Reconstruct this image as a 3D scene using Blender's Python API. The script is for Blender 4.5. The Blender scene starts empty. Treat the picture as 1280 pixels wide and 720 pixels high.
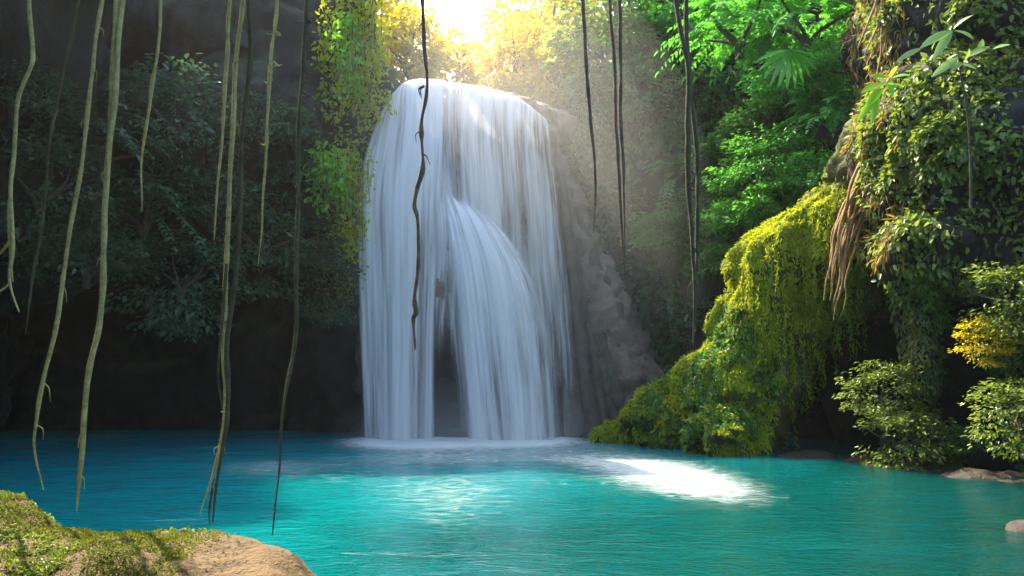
import bpy, math, random
import numpy as np
from mathutils import Vector

scene = bpy.context.scene
COL = scene.collection
R = math.radians
RNG = np.random.default_rng(7)

# ------------------------------------------------------------------ camera
CAM = np.array([0.0, 0.0, 2.0])
PITCH = R(6.4)
FPX = 1004.0
cp, sp = math.cos(PITCH), math.sin(PITCH)
cam = bpy.data.cameras.new("camera")
cam.sensor_width = 36.0
cam.lens = 36.0 * FPX / 1280.0
cam.clip_start = 0.05
cam.clip_end = 2000.0
camo = bpy.data.objects.new("camera", cam)
camo.location = CAM
camo.rotation_euler = (R(90) + PITCH, 0, 0)
COL.objects.link(camo)
scene.camera = camo


def P(px, py, Y):
    """world point seen at photo pixel (px, py), at distance Y along the ground"""
    dx = (px - 640.0) / FPX
    dy = (360.0 - py) / FPX
    d = (dx, cp - dy * sp, sp + dy * cp)
    t = Y / d[1]
    return np.array([d[0] * t, Y, CAM[2] + d[2] * t])


def Wp(px, py, z=0.0):
    """point of the plane at height z seen at (px, py)"""
    dx = (px - 640.0) / FPX
    dy = (360.0 - py) / FPX
    d = (dx, cp - dy * sp, sp + dy * cp)
    t = (z - CAM[2]) / d[2]
    return np.array([d[0] * t, d[1] * t, z])


def to_px(p):
    q = p - CAM
    f = q[..., 1] * cp + q[..., 2] * sp
    u = -q[..., 1] * sp + q[..., 2] * cp
    return 640 + FPX * q[..., 0] / f, 360 - FPX * u / f


# ------------------------------------------------------------------ noise
def _hash(ix, iy, iz):
    h = (ix.astype(np.int64) * 374761393 + iy.astype(np.int64) * 668265263 + iz.astype(np.int64) * 2147483647) & 0xFFFFFFFF
    h = ((h ^ (h >> 13)) * 1274126177) & 0xFFFFFFFF
    h = ((h ^ (h >> 16)) * 2246822519) & 0xFFFFFFFF
    h = h ^ (h >> 15)
    return (h & 0xFFFFFF) / float(0xFFFFFF)


def vnoise(p):
    i = np.floor(p).astype(np.int64)
    f = p - i
    f = f * f * f * (f * (f * 6 - 15) + 10)
    out = 0
    for a in (0, 1):
        for b in (0, 1):
            for c in (0, 1):
                w = (f[:, 0] if a else 1 - f[:, 0]) * (f[:, 1] if b else 1 - f[:, 1]) * (f[:, 2] if c else 1 - f[:, 2])
                out = out + w * _hash(i[:, 0] + a, i[:, 1] + b, i[:, 2] + c)
    return out * 2 - 1


def fbm(p, octv=4, gain=0.5):
    s = 0
    a = 1.0
    q = np.array(p, dtype=float)
    for k in range(octv):
        s = s + a * vnoise(q + 17.3 * k)
        q = q * 2.03
        a *= gain
    return s


def nrmz(v):
    return v / np.maximum(np.linalg.norm(v, axis=-1, keepdims=True), 1e-9)


# ------------------------------------------------------------------ mesh helpers
def mesh_np(name, V, F, smooth=True, uv=None, attr=None):
    """V (n,3); F (m,k) all faces of one size"""
    me = bpy.data.meshes.new(name)
    V = np.asarray(V, dtype=np.float32)
    F = np.asarray(F, dtype=np.int32)
    k = F.shape[1]
    me.vertices.add(len(V))
    me.vertices.foreach_set("co", V.ravel())
    me.loops.add(F.size)
    me.loops.foreach_set("vertex_index", F.ravel())
    me.polygons.add(len(F))
    me.polygons.foreach_set("loop_start", np.arange(0, F.size, k, dtype=np.int32))
    me.polygons.foreach_set("loop_total", np.full(len(F), k, dtype=np.int32))
    me.polygons.foreach_set("use_smooth", np.full(len(F), smooth, dtype=bool))
    if uv is not None:
        l = me.uv_layers.new(name="UVMap")
        l.data.foreach_set("uv", np.asarray(uv, dtype=np.float32)[F.ravel()].ravel())
    if attr:
        for an, av in attr.items():
            a = me.attributes.new(an, 'FLOAT', 'POINT')
            a.data.foreach_set("value", np.asarray(av, dtype=np.float32))
    me.update()
    me.validate()
    return me


def link(name, me, mat=None, parent=None, loc=None):
    o = bpy.data.objects.new(name, me)
    COL.objects.link(o)
    if mat is not None and me is not None and len(me.materials) == 0:
        me.materials.append(mat)
    if parent is not None:
        o.parent = parent
    if loc is not None:
        o.location = loc
    return o


def tag(o, label=None, cat=None, group=None, kind=None):
    if label: o["label"] = label
    if cat: o["category"] = cat
    if group: o["group"] = group
    if kind: o["kind"] = kind
    return o


def thing(name, label, cat, loc=(0, 0, 0), rz=0.0, group=None):
    o = link(name, None, loc=loc)
    o.rotation_euler = (0, 0, rz)
    return tag(o, label, cat, group)


def catmull(pts, n):
    pts = np.asarray(pts, dtype=float)
    if len(pts) == 2:
        t = np.linspace(0, 1, n)[:, None]
        return pts[0] * (1 - t) + pts[1] * t
    p = np.vstack([2 * pts[0] - pts[1], pts, 2 * pts[-1] - pts[-2]])
    seg = np.linspace(0, len(pts) - 1 - 1e-6, n)
    i = seg.astype(int)
    t = (seg - i)[:, None]
    a, b, c, d = p[i], p[i + 1], p[i + 2], p[i + 3]
    return 0.5 * ((2 * b) + (-a + c) * t + (2 * a - 5 * b + 4 * c - d) * t ** 2 + (-a + 3 * b - 3 * c + d) * t ** 3)


def tube_vf(pts, rad, n=60, seg=8, knob=0.12, wob=0.0, seed=0):
    """a tapered tube through the points; returns V, F, uv"""
    C = catmull(pts, n)
    rad = np.asarray(rad, dtype=float)
    r = np.interp(np.linspace(0, 1, n), np.linspace(0, 1, len(rad)), rad)
    rg = np.random.default_rng(seed)
    s = np.concatenate([[0], np.cumsum(np.linalg.norm(np.diff(C, axis=0), axis=1))])
    if wob:
        q = np.stack([s * 1.6, np.full(n, seed * 3.1), np.zeros(n)], 1)
        C = C + np.stack([vnoise(q), vnoise(q + 31), 0 * s], 1) * wob
    T = nrmz(np.gradient(C, axis=0))
    up = np.tile([0.13, 0.97, 0.2], (n, 1))
    A = nrmz(np.cross(T, up))
    B = np.cross(T, A)
    th = np.linspace(0, 2 * np.pi, seg, endpoint=False)
    k = 1 + knob * vnoise(np.stack([s * 7, np.full(n, seed * 1.7), np.zeros(n)], 1))
    ring = A[:, None, :] * np.cos(th)[None, :, None] + B[:, None, :] * np.sin(th)[None, :, None]
    rr = (r * k)[:, None] * (1 + knob * vnoise(np.stack([np.repeat(s * 5, seg), np.tile(np.cos(th) * 1.3, n) + seed, np.tile(np.sin(th) * 1.3, n)], 1)).reshape(n, seg))
    V = C[:, None, :] + ring * rr[:, :, None]
    idx = np.arange(n * seg).reshape(n, seg)
    a = idx[:-1]; b = idx[1:]
    F = np.stack([a, np.roll(a, -1, 1), np.roll(b, -1, 1), b], -1).reshape(-1, 4)
    V = V.reshape(-1, 3)
    # close the two ends with centre points
    c0, c1 = len(V), len(V) + 1
    V = np.vstack([V, C[0], C[-1]])
    e0 = np.stack([idx[0], np.full(seg, c0), np.full(seg, c0), np.roll(idx[0], -1)], -1)[:, [0, 1, 3]]
    e1 = np.stack([idx[-1], np.roll(idx[-1], -1), np.full(seg, c1)], -1)
    F3 = np.vstack([e0, e1])
    F = np.vstack([F, np.column_stack([F3, F3[:, 2]])]) if False else F
    return V, F


class Acc:
    """collects quads of several shapes into one mesh"""
    def __init__(self):
        self.V, self.F, self.n = [], [], 0
    def add(self, V, F):
        self.V.append(np.asarray(V)); self.F.append(np.asarray(F) + self.n); self.n += len(V)
        return self
    def mesh(self, name, smooth=True):
        return mesh_np(name, np.vstack(self.V), np.vstack(self.F), smooth)


# ------------------------------------------------------------------ leaves
def leaves(pos, dirv, nrm, L, W, fold=0.22, droop=0.12):
    """a folded, pointed leaf of two quads for every position"""
    pos = np.asarray(pos); n = len(pos)
    d = nrmz(dirv)
    s = nrmz(np.cross(d, nrm))
    u = np.cross(s, d)
    L = np.broadcast_to(L, (n,))[:, None]; W = np.broadcast_to(W, (n,))[:, None]
    b = pos
    l1 = pos + d * L * .30 + s * W * .48 + u * W * fold
    l2 = pos + d * L * .68 + s * W * .36 + u * (W * fold * .7 - L * droop * .4)
    t = pos + d * L - u * L * droop
    r1 = pos + d * L * .30 - s * W * .48 + u * W * fold
    r2 = pos + d * L * .68 - s * W * .36 + u * (W * fold * .7 - L * droop * .4)
    V = np.stack([b, l1, l2, t, r2, r1], 1).reshape(-1, 3)
    i = (np.arange(n) * 6)[:, None]
    F = np.concatenate([i + np.array([[0, 5, 4, 3]]), i + np.array([[0, 3, 2, 1]])], 1).reshape(-1, 4)
    return V, F


def bush_leaves(seed, rx=1.0, ry=1.0, rz=0.8, nclump=46, per=46, size=0.12, rc=0.30, full=False):
    """layered pads of leaves round an ellipsoid, gaps between the pads"""
    rg = np.random.default_rng(seed)
    c = nrmz(rg.normal(size=(nclump, 3)))
    if not full:
        c[:, 2] = np.abs(c[:, 2]) * 1.15 - 0.25
    rad = 0.55 + 0.5 * rg.random(nclump) ** 0.7
    C = c * rad[:, None] * np.array([rx, ry, rz])
    pr = rc * (0.6 + 0.8 * rg.random(nclump))
    N = nclump * per
    k = np.repeat(np.arange(nclump), per)
    a = rg.random(N) * 2 * np.pi
    rr = np.sqrt(rg.random(N))
    off = np.stack([np.cos(a) * rr, np.sin(a) * rr, rg.normal(size=N) * 0.22], 1)
    off[:, 2] -= 0.45 * rr ** 2
    pos = C[k] + off * pr[k][:, None] * np.array([1.15, 1.15, .8])
    outw = np.stack([np.cos(a), np.sin(a), 0 * a], 1) + nrmz(C)[k] * .6 + rg.normal(size=(N, 3)) * .45
    outw[:, 2] -= 0.35
    nr = np.array([0, 0, 1.0]) + nrmz(C)[k] * .5 + rg.normal(size=(N, 3)) * .45
    L = size * (0.6 + 0.8 * rg.random(N))
    return leaves(pos, outw, nr, L, L * .52)


def frond_leaves(seed, n=70, length=0.9, rx=.8, rz=.6, leaf=0.10, pairs=11, droop=0.7):
    """arching pinnate sprays"""
    rg = np.random.default_rng(seed)
    base = nrmz(rg.normal(size=(n, 3)))
    base[:, 2] = np.abs(base[:, 2]) - .2
    b = base * np.array([rx, rx, rz]) * (0.3 + .6 * rg.random((n, 1)))
    d = nrmz(base + rg.normal(size=(n, 3)) * .35 + np.array([0, 0, .35]))
    Ls = length * (0.6 + .6 * rg.random(n))
    t = np.linspace(.12, 1, pairs)
    pos = b[:, None] + d[:, None] * (t[None, :, None] * Ls[:, None, None])
    pos[:, :, 2] -= droop * Ls[:, None] * t[None] ** 2
    tang = np.repeat(d[:, None], pairs, 1).copy()
    tang[:, :, 2] -= 2 * droop * t[None]
    tang = nrmz(tang)
    side = nrmz(np.cross(tang, np.array([0, 0, 1.0]) + 1e-3))
    upn = np.cross(side, tang)
    Vs, Fs, off = [], [], 0
    prof = np.sin(np.pi * (0.12 + .83 * t)) ** .6
    for sg in (-1, 1):
        dv = side * sg + tang * .55 + rg.normal(size=side.shape) * .12
        dv[:, :, 2] -= .18
        LL = (leaf * (.8 + .4 * rg.random((n, pairs))) * prof[None]).reshape(-1)
        V, F = leaves(pos.reshape(-1, 3), dv.reshape(-1, 3), (upn + rg.normal(size=upn.shape) * .2).reshape(-1, 3), LL, LL * .42)
        Vs.append(V); Fs.append(F + off); off += len(V)
    V, F = leaves(pos[:, -1], tang[:, -1], upn[:, -1], leaf, leaf * .4)
    Vs.append(V); Fs.append(F + off)
    return np.vstack(Vs), np.vstack(Fs)


# ------------------------------------------------------------------ materials
def new_mat(name):
    m = bpy.data.materials.new(name)
    m.use_nodes = True
    nt = m.node_tree
    nt.nodes.clear()
    out = nt.nodes.new("ShaderNodeOutputMaterial")
    return m, nt, out


def N(nt, typ, **kw):
    n = nt.nodes.new(typ)
    for k, v in kw.items():
        if k.startswith("i_"):
            n.inputs[k[2:].replace("_", " ")].default_value = v
        else:
            setattr(n, k, v)
    return n


def ramp(nt, fac, stops):
    r = nt.nodes.new("ShaderNodeValToRGB")
    e = r.color_ramp.elements
    while len(e) < len(stops): e.new(0.5)
    for el, (p, c) in zip(e, stops):
        el.position = p
        el.color = (*c, 1) if len(c) == 3 else c
    nt.links.new(fac, r.inputs[0])
    return r.outputs[0]


def noise_tex(nt, scale, detail=5, rough=.55, vec=None, dist=0.0, mapscale=None, coord="Object"):
    t = N(nt, "ShaderNodeTexNoise")
    t.inputs["Scale"].default_value = scale
    t.inputs["Detail"].default_value = detail
    t.inputs["Roughness"].default_value = rough
    t.inputs["Distortion"].default_value = dist
    if vec is None:
        tc = N(nt, "ShaderNodeTexCoord")
        vec = tc.outputs[coord]
    if mapscale:
        mp = N(nt, "ShaderNodeMapping")
        mp.inputs["Scale"].default_value = mapscale
        nt.links.new(vec, mp.inputs[0]); vec = mp.outputs[0]
    nt.links.new(vec, t.inputs["Vector"])
    return t.outputs[0]


def mixc(nt, fac, a, b, typ="MIX"):
    m = N(nt, "ShaderNodeMix", data_type='RGBA', blend_type=typ)
    for s, v in ((m.inputs[0], fac), (m.inputs[6], a), (m.inputs[7], b)):
        if isinstance(v, (int, float)): s.default_value = v
        elif isinstance(v, tuple): s.default_value = (*v, 1)
        else: nt.links.new(v, s)
    return m.outputs[2]


def mth(nt, op, a, b=None, clamp=False):
    m = N(nt, "ShaderNodeMath", operation=op, use_clamp=clamp)
    for s, v in ((m.inputs[0], a), (m.inputs[1], b)):
        if v is None: continue
        if isinstance(v, (int, float)): s.default_value = v
        else: nt.links.new(v, s)
    return m.outputs[0]


def leaf_mat(name, dark, mid, light, trans, tw=0.42, gloss=.03):
    m, nt, out = new_mat(name)
    g = N(nt, "ShaderNodeNewGeometry")
    c = ramp(nt, g.outputs["Random Per Island"], [(0, dark), (.45, mid), (1, light)])
    oi = N(nt, "ShaderNodeObjectInfo")
    hs = N(nt, "ShaderNodeHueSaturation")
    nt.links.new(c, hs.inputs["Color"])
    v = N(nt, "ShaderNodeMapRange"); v.inputs[3].default_value = .8; v.inputs[4].default_value = 1.2
    nt.links.new(oi.outputs["Random"], v.inputs[0]); nt.links.new(v.outputs[0], hs.inputs["Value"])
    h = N(nt, "ShaderNodeMapRange"); h.inputs[3].default_value = .485; h.inputs[4].default_value = .515
    nt.links.new(oi.outputs["Random"], h.inputs[0]); nt.links.new(h.outputs[0], hs.inputs["Hue"])
    col = hs.outputs[0]
    d = N(nt, "ShaderNodeBsdfDiffuse"); nt.links.new(col, d.inputs[0])
    t = N(nt, "ShaderNodeBsdfTranslucent")
    nt.links.new(mixc(nt, .6, col, trans), t.inputs[0])
    gl = N(nt, "ShaderNodeBsdfGlossy"); gl.inputs["Roughness"].default_value = .38; gl.inputs[0].default_value = (1, 1, 1, 1)
    m1 = N(nt, "ShaderNodeMixShader"); m1.inputs[0].default_value = tw
    nt.links.new(d.outputs[0], m1.inputs[1]); nt.links.new(t.outputs[0], m1.inputs[2])
    m2 = N(nt, "ShaderNodeMixShader"); m2.inputs[0].default_value = gloss
    nt.links.new(m1.outputs[0], m2.inputs[1]); nt.links.new(gl.outputs[0], m2.inputs[2])
    nt.links.new(m2.outputs[0], out.inputs[0])
    return m


def rock_mat(name, c1, c2, c3, scale=.8, rough=.85, bump=.5, streak=False, green=None):
    m, nt, out = new_mat(name)
    n1 = noise_tex(nt, scale, 7, .6, mapscale=(1, 1, .3) if streak else None)
    n2 = noise_tex(nt, scale * 5, 6, .65)
    col = ramp(nt, n1, [(.3, c1), (.5, c2), (.72, c3)])
    col = mixc(nt, .45, col, ramp(nt, n2, [(.3, c1), (.7, c3)]))
    if green:
        g = N(nt, "ShaderNodeNewGeometry")
        sx = N(nt, "ShaderNodeSeparateXYZ"); nt.links.new(g.outputs["Normal"], sx.inputs[0])
        f = mth(nt, "ADD", mth(nt, "MULTIPLY", sx.outputs[2], .5), noise_tex(nt, scale * 2.3, 5, .7))
        f = ramp(nt, f, [(.55, (0, 0, 0)), (.85, (1, 1, 1))])
        col = mixc(nt, f, col, green)
    p = N(nt, "ShaderNodeBsdfPrincipled")
    nt.links.new(col, p.inputs["Base Color"])
    p.inputs["Roughness"].default_value = rough
    b = N(nt, "ShaderNodeBump"); b.inputs["Strength"].default_value = bump; b.inputs["Distance"].default_value = .12
    nt.links.new(mth(nt, "ADD", n2, mth(nt, "MULTIPLY", noise_tex(nt, scale * 17, 4, .6), .4)), b.inputs["Height"])
    nt.links.new(b.outputs[0], p.inputs["Normal"])
    nt.links.new(p.outputs[0], out.inputs[0])
    return m


M = {}
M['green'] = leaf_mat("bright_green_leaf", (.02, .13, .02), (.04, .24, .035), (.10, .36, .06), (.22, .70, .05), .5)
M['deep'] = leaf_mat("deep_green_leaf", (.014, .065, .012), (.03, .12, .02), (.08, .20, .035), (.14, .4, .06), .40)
M['yellow'] = leaf_mat("yellow_green_leaf", (.22, .25, .002), (.42, .38, .004), (.58, .48, .004), (.95, .78, .0), .62)  # carries sun glow for trees beyond the lip; true yellow on the shrub
M['olive'] = leaf_mat("olive_leaf", (.03, .07, .012), (.08, .15, .02), (.2, .27, .04), (.4, .5, .05), .42)
M['moss'] = leaf_mat("moss_tuft", (.08, .17, .010), (.23, .34, .018), (.48, .52, .03), (.75, .75, .03), .45, .01)
M['boulder_moss'] = leaf_mat("boulder_moss", (.015, .04, .006), (.06, .10, .010), (.19, .20, .018), (.35, .38, .02), .3, .01)
M['rustmoss'] = leaf_mat("dry_moss_tuft", (.14, .08, .015), (.26, .16, .03), (.38, .25, .06), (.6, .35, .06), .35, .02)
M['lime'] = leaf_mat("lime_fern_leaf", (.05, .20, .01), (.11, .34, .015), (.2, .46, .03), (.4, .8, .03), .5)
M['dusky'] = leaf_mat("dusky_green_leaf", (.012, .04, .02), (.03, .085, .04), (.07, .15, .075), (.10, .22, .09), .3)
M['limeyellow'] = leaf_mat("lime_yellow_leaf", (.10, .20, .004), (.26, .36, .006), (.46, .46, .01), (.75, .85, .0), .58)
M['gold'] = leaf_mat("sunglow_leaf", (.34, .28, .003), (.55, .43, .004), (.75, .58, .006), (1.0, .78, .0), .6)  # glow of backlit foliage put into the leaf colour
M['pale'] = leaf_mat("pale_broad_leaf", (.09, .16, .04), (.14, .25, .06), (.26, .36, .13), (.35, .6, .1), .38, .04)

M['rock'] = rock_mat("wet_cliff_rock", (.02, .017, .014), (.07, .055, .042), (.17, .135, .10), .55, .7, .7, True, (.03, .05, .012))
M['shade_rock'] = rock_mat("shaded_cave_rock", (.003, .003, .004), (.009, .008, .008), (.024, .022, .02), .5, .85, .7, True, (.015, .03, .012))  # near-black colour holds the shade of cave, overhang and hollows
M['falls_rock'] = rock_mat("brown_travertine", (.035, .025, .018), (.15, .105, .078), (.32, .245, .19), .6, .65, 1.0, True)
M['bank_rock'] = rock_mat("mossy_bank_rock", (.02, .018, .008), (.07, .07, .015), (.16, .14, .03), .7, .9, .8, True, (.10, .12, .012))
M['sand_rock'] = rock_mat("sandy_boulder_rock", (.04, .018, .005), (.135, .07, .013), (.24, .135, .03), 2.6, .75, .6)
M['ledge'] = rock_mat("brown_ledge_rock", (.010, .007, .004), (.024, .016, .008), (.045, .03, .015), 1.2, .6, .7)
M['soil'] = rock_mat("forest_soil", (.012, .011, .006), (.024, .027, .011), (.045, .05, .02), .4, .95, .5)
M['bark'] = rock_mat("tree_bark", (.03, .025, .018), (.08, .065, .05), (.16, .14, .11), 3, .9, .8, True)
M['vine_pale'] = rock_mat("pale_vine_bark", (.12, .11, .025), (.36, .32, .10), (.62, .56, .24), 12, .8, .5)
M['vine_brown'] = rock_mat("brown_vine_bark", (.05, .03, .018), (.14, .09, .055), (.30, .21, .14), 9, .8, .6)
M['vine_dark'] = rock_mat("mossy_vine_bark", (.02, .018, .008), (.055, .055, .018), (.12, .12, .05), 6, .85, .6)
M['root'] = rock_mat("orange_root_bark", (.16, .07, .02), (.33, .17, .06), (.5, .30, .12), 5, .8, .5)


# ------------------------------------------------------------------ solid rock from merged blobs
_t = np.linspace(0, np.pi, 13); _f = np.linspace(0, 2 * np.pi, 25)[:-1]


def blob_vf(c, r):
    V = [(0, 0, 1)]
    for t in _t[1:-1]:
        for f in _f:
            V.append((math.sin(t) * math.cos(f), math.sin(t) * math.sin(f), math.cos(t)))
    V.append((0, 0, -1))
    V = np.array(V) * np.asarray(r) + np.asarray(c)
    F = []
    m = len(_f); rows = len(_t) - 2
    for j in range(m):
        F.append((0, 1 + j, 1 + (j + 1) % m))
    for i in range(rows - 1):
        for j in range(m):
            a = 1 + i * m + j; b = 1 + i * m + (j + 1) % m
            F.append((a, a + m, b + m, b))
    for j in range(m):
        F.append((1 + (rows - 1) * m + j, len(V) - 1, 1 + (rows - 1) * m + (j + 1) % m))
    return V, F


def pb(px, py, Y, rx, rz, ry):
    """a blob given where it is seen: centre at (px, py, Y), half sizes in pixels across and up, metres in depth"""
    return (P(px, py, Y), (rx / FPX * Y, ry, rz / FPX * Y))


def rock_mesh(name, blobs, voxel, disp, seed=0, drape=0.0, smooth_it=6):
    V, F, n = [], [], 0
    for c, r in blobs:
        v, f = blob_vf(c, r)
        V.append(v); F += [tuple(i + n for i in q) for q in f]; n += len(v)
    me = bpy.data.meshes.new(name + "_src")
    me.from_pydata(np.vstack(V).tolist(), [], F)
    o = bpy.data.objects.new(name + "_src", me)
    COL.objects.link(o)
    md = o.modifiers.new("r", 'REMESH'); md.mode = 'VOXEL'; md.voxel_size = voxel
    ms = o.modifiers.new("s", 'SMOOTH'); ms.iterations = smooth_it; ms.factor = .5
    dg = bpy.context.evaluated_depsgraph_get()
    dg.update()
    res = bpy.data.meshes.new_from_object(o.evaluated_get(dg))
    res.name = name
    bpy.data.objects.remove(o); bpy.data.meshes.remove(me)
    nv = len(res.vertices)
    co = np.empty(nv * 3, np.float32); res.vertices.foreach_get("co", co); co = co.reshape(-1, 3).astype(float)
    no = np.empty(nv * 3, np.float32); res.vertices.foreach_get("normal", no); no = no.reshape(-1, 3).astype(float)
    d = np.zeros(nv)
    for fr, am, oc in disp:
        d += am * fbm(co * fr + seed * 13.7, oc)
    if drape:
        q = co * np.array([1.5, 1.5, .28]) + seed
        q[:, :2] += .6 * np.stack([vnoise(co * .7 + 5), vnoise(co * .7 + 9)], 1)
        d += drape * (1 - 2 * np.abs(fbm(q, 3))) * np.clip(1.2 - no[:, 2], 0, 1)
    co += no * d[:, None]
    res.vertices.foreach_set("co", co.astype(np.float32).ravel())
    res.polygons.foreach_set("use_smooth", np.ones(len(res.polygons), dtype=bool))
    res.update()
    return res


def sample(me, n, wfun, seed=0):
    """n random points of the mesh, weighted by wfun(centres, normals); returns points, normals"""
    rg = np.random.default_rng(seed)
    nv = len(me.vertices)
    co = np.empty(nv * 3, np.float32); me.vertices.foreach_get("co", co); co = co.reshape(-1, 3)
    me.calc_loop_triangles()
    tr = np.empty(len(me.loop_triangles) * 3, np.int32); me.loop_triangles.foreach_get("vertices", tr); tr = tr.reshape(-1, 3)
    a, b, c = co[tr[:, 0]], co[tr[:, 1]], co[tr[:, 2]]
    x = np.cross(b - a, c - a).astype(float)
    ar = np.linalg.norm(x, axis=1)
    nr = x / np.maximum(ar, 1e-9)[:, None]
    ce = (a + b + c) / 3.0
    view = nrmz(CAM - ce)
    w = ar * np.clip(wfun(ce.astype(float), nr), 0, None) * ((nr * view).sum(1) > -.35)
    k = rg.choice(len(tr), n, p=w / w.sum())
    u, v = rg.random(n), rg.random(n)
    fl = u + v > 1
    u[fl], v[fl] = 1 - u[fl], 1 - v[fl]
    return a[k] + (b - a)[k] * u[:, None] + (c - a)[k] * v[:, None], nr[k]


def cover(me, n, wfun, size, seed, lift=.03, aspect=.5, hang=.8, jit=.5, upb=.5):
    """leaves lying over a surface, tips hanging down the slope"""
    rg = np.random.default_rng(seed + 99)
    p, nr = sample(me, n, wfun, seed)
    down = np.array([0, 0, -1.0]) + nr * nr[:, 2:3]
    d = nrmz(down * hang + rg.normal(size=p.shape) * jit + nr * .35)
    nn = nrmz(nr + np.array([0, 0, upb]) + rg.normal(size=p.shape) * jit * .7)
    L = size * (.55 + .9 * rg.random(n))
    return leaves(p + nr * (lift * (.2 + rg.random(n)))[:, None], d, nn, L, L * aspect)


def inbox(p, x0, x1, y0, y1, soft=25.0):
    px, py = to_px(p)
    f = lambda v: 1 / (1 + np.exp(-np.clip(v / soft * 4, -30, 30)))
    return f(px - x0) * f(x1 - px) * f(py - y0) * f(y1 - py)


# ================================================================== SETTING
# ground: one sheet, a basin under the pool, rising behind the falls and at the sides
gx = np.concatenate([np.linspace(-160, -24, 20)[:-1], np.linspace(-24, 24, 97), np.linspace(24, 160, 20)[1:]])
gy = np.concatenate([np.linspace(-80, -12, 12)[:-1], np.linspace(-12, 60, 145), np.linspace(60, 240, 24)[1:]])
X, Y = np.meshgrid(gx, gy)


def sstep(a, b, x):
    t = np.clip((x - a) / (b - a), 0, 1)
    return t * t * (3 - 2 * t)


pts = np.stack([X.ravel() * .15, Y.ravel() * .15, np.zeros(X.size)], 1)
nz = fbm(pts, 4).reshape(X.shape)
Z = -1.6 + sstep(31.5, 35.5, Y) * 13.0 + np.clip(Y - 35, 0, 60) * .06
Z = np.maximum(Z, -1.6 + sstep(12, 22, X) * 9 + np.clip(X - 20, 0, 60) * .15)
Z = np.maximum(Z, -1.6 + sstep(-27, -34, X) * 9)
Z = np.maximum(Z, -1.6 + sstep(-2, -10, Y) * 3.2)
Z = Z + nz * (.25 + .5 * sstep(0, 3, Z))
idx = np.arange(X.size).reshape(X.shape)
F = np.stack([idx[:-1, :-1], idx[:-1, 1:], idx[1:, 1:], idx[1:, :-1]], -1).reshape(-1, 4)
tag(link("ground", mesh_np("ground", np.stack([X.ravel(), Y.ravel(), Z.ravel()], 1), F), M['soil']), kind="structure")

# pool
m, nt, out = new_mat("turquoise_water")
tc = N(nt, "ShaderNodeTexCoord")
big = noise_tex(nt, .11, 3, .5, tc.outputs["Object"], 1.0)
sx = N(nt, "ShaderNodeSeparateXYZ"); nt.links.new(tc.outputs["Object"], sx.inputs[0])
# blue left to green right; colour lightened in the cliff's shade, darkened where sunlit
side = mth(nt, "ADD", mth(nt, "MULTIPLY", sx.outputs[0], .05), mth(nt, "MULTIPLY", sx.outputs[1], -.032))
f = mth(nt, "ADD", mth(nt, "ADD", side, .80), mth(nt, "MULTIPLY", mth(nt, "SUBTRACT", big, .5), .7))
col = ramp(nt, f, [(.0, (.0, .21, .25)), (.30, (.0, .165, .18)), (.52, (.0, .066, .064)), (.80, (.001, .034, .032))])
d = N(nt, "ShaderNodeBsdfPrincipled")
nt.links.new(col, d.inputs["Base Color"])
d.inputs["Roughness"].default_value = .12
d.inputs["IOR"].default_value = 1.33
# milky water: light spreads sideways under the surface
d.subsurface_method = 'RANDOM_WALK' if False else 'BURLEY'
d.inputs["Subsurface Weight"].default_value = 1.0
d.inputs["Subsurface Radius"].default_value = (.6, 1.0, 1.0)
d.inputs["Subsurface Scale"].default_value = 2.5
w1 = noise_tex(nt, 1.6, 4, .55, tc.outputs["Object"], .6, (1, 1.7, 1))
w2 = noise_tex(nt, 6.5, 3, .5, tc.outputs["Object"], .4, (1, 1.6, 1))
hgt = mth(nt, "ADD", w1, mth(nt, "MULTIPLY", w2, .35))
b = N(nt, "ShaderNodeBump"); b.inputs["Strength"].default_value = .55; b.inputs["Distance"].default_value = .10
nt.links.new(hgt, b.inputs["Height"]); nt.links.new(b.outputs[0], d.inputs["Normal"])
nt.links.new(d.outputs[0], out.inputs[0])
M['water'] = m
wx = np.linspace(-24, 24, 193); wy = np.linspace(-11, 33, 177)
X, Y = np.meshgrid(wx, wy)
q = np.stack([X.ravel(), Y.ravel(), np.zeros(X.size)], 1)
dist = np.hypot(q[:, 0] + .5, q[:, 1] - 26.5)
Z = .02 * fbm(q * np.array([.9, 1.3, 1]), 3) + .02 * np.sin(dist * 3.2 + 2 * vnoise(q * .4)) * np.exp(-dist / 9)
idx = np.arange(X.size).reshape(X.shape)
F = np.stack([idx[:-1, :-1], idx[:-1, 1:], idx[1:, 1:], idx[1:, :-1]], -1).reshape(-1, 4)
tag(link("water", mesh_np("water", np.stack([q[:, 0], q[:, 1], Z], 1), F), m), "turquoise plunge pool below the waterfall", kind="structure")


def water_z(x, y):
    qq = np.stack([x, y, np.zeros(len(x))], 1)
    dd = np.hypot(x + .5, y - 26.5)
    return .02 * fbm(qq * np.array([.9, 1.3, 1]), 3) + .02 * np.sin(dd * 3.2 + 2 * vnoise(qq * .4)) * np.exp(-dd / 9)


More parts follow.
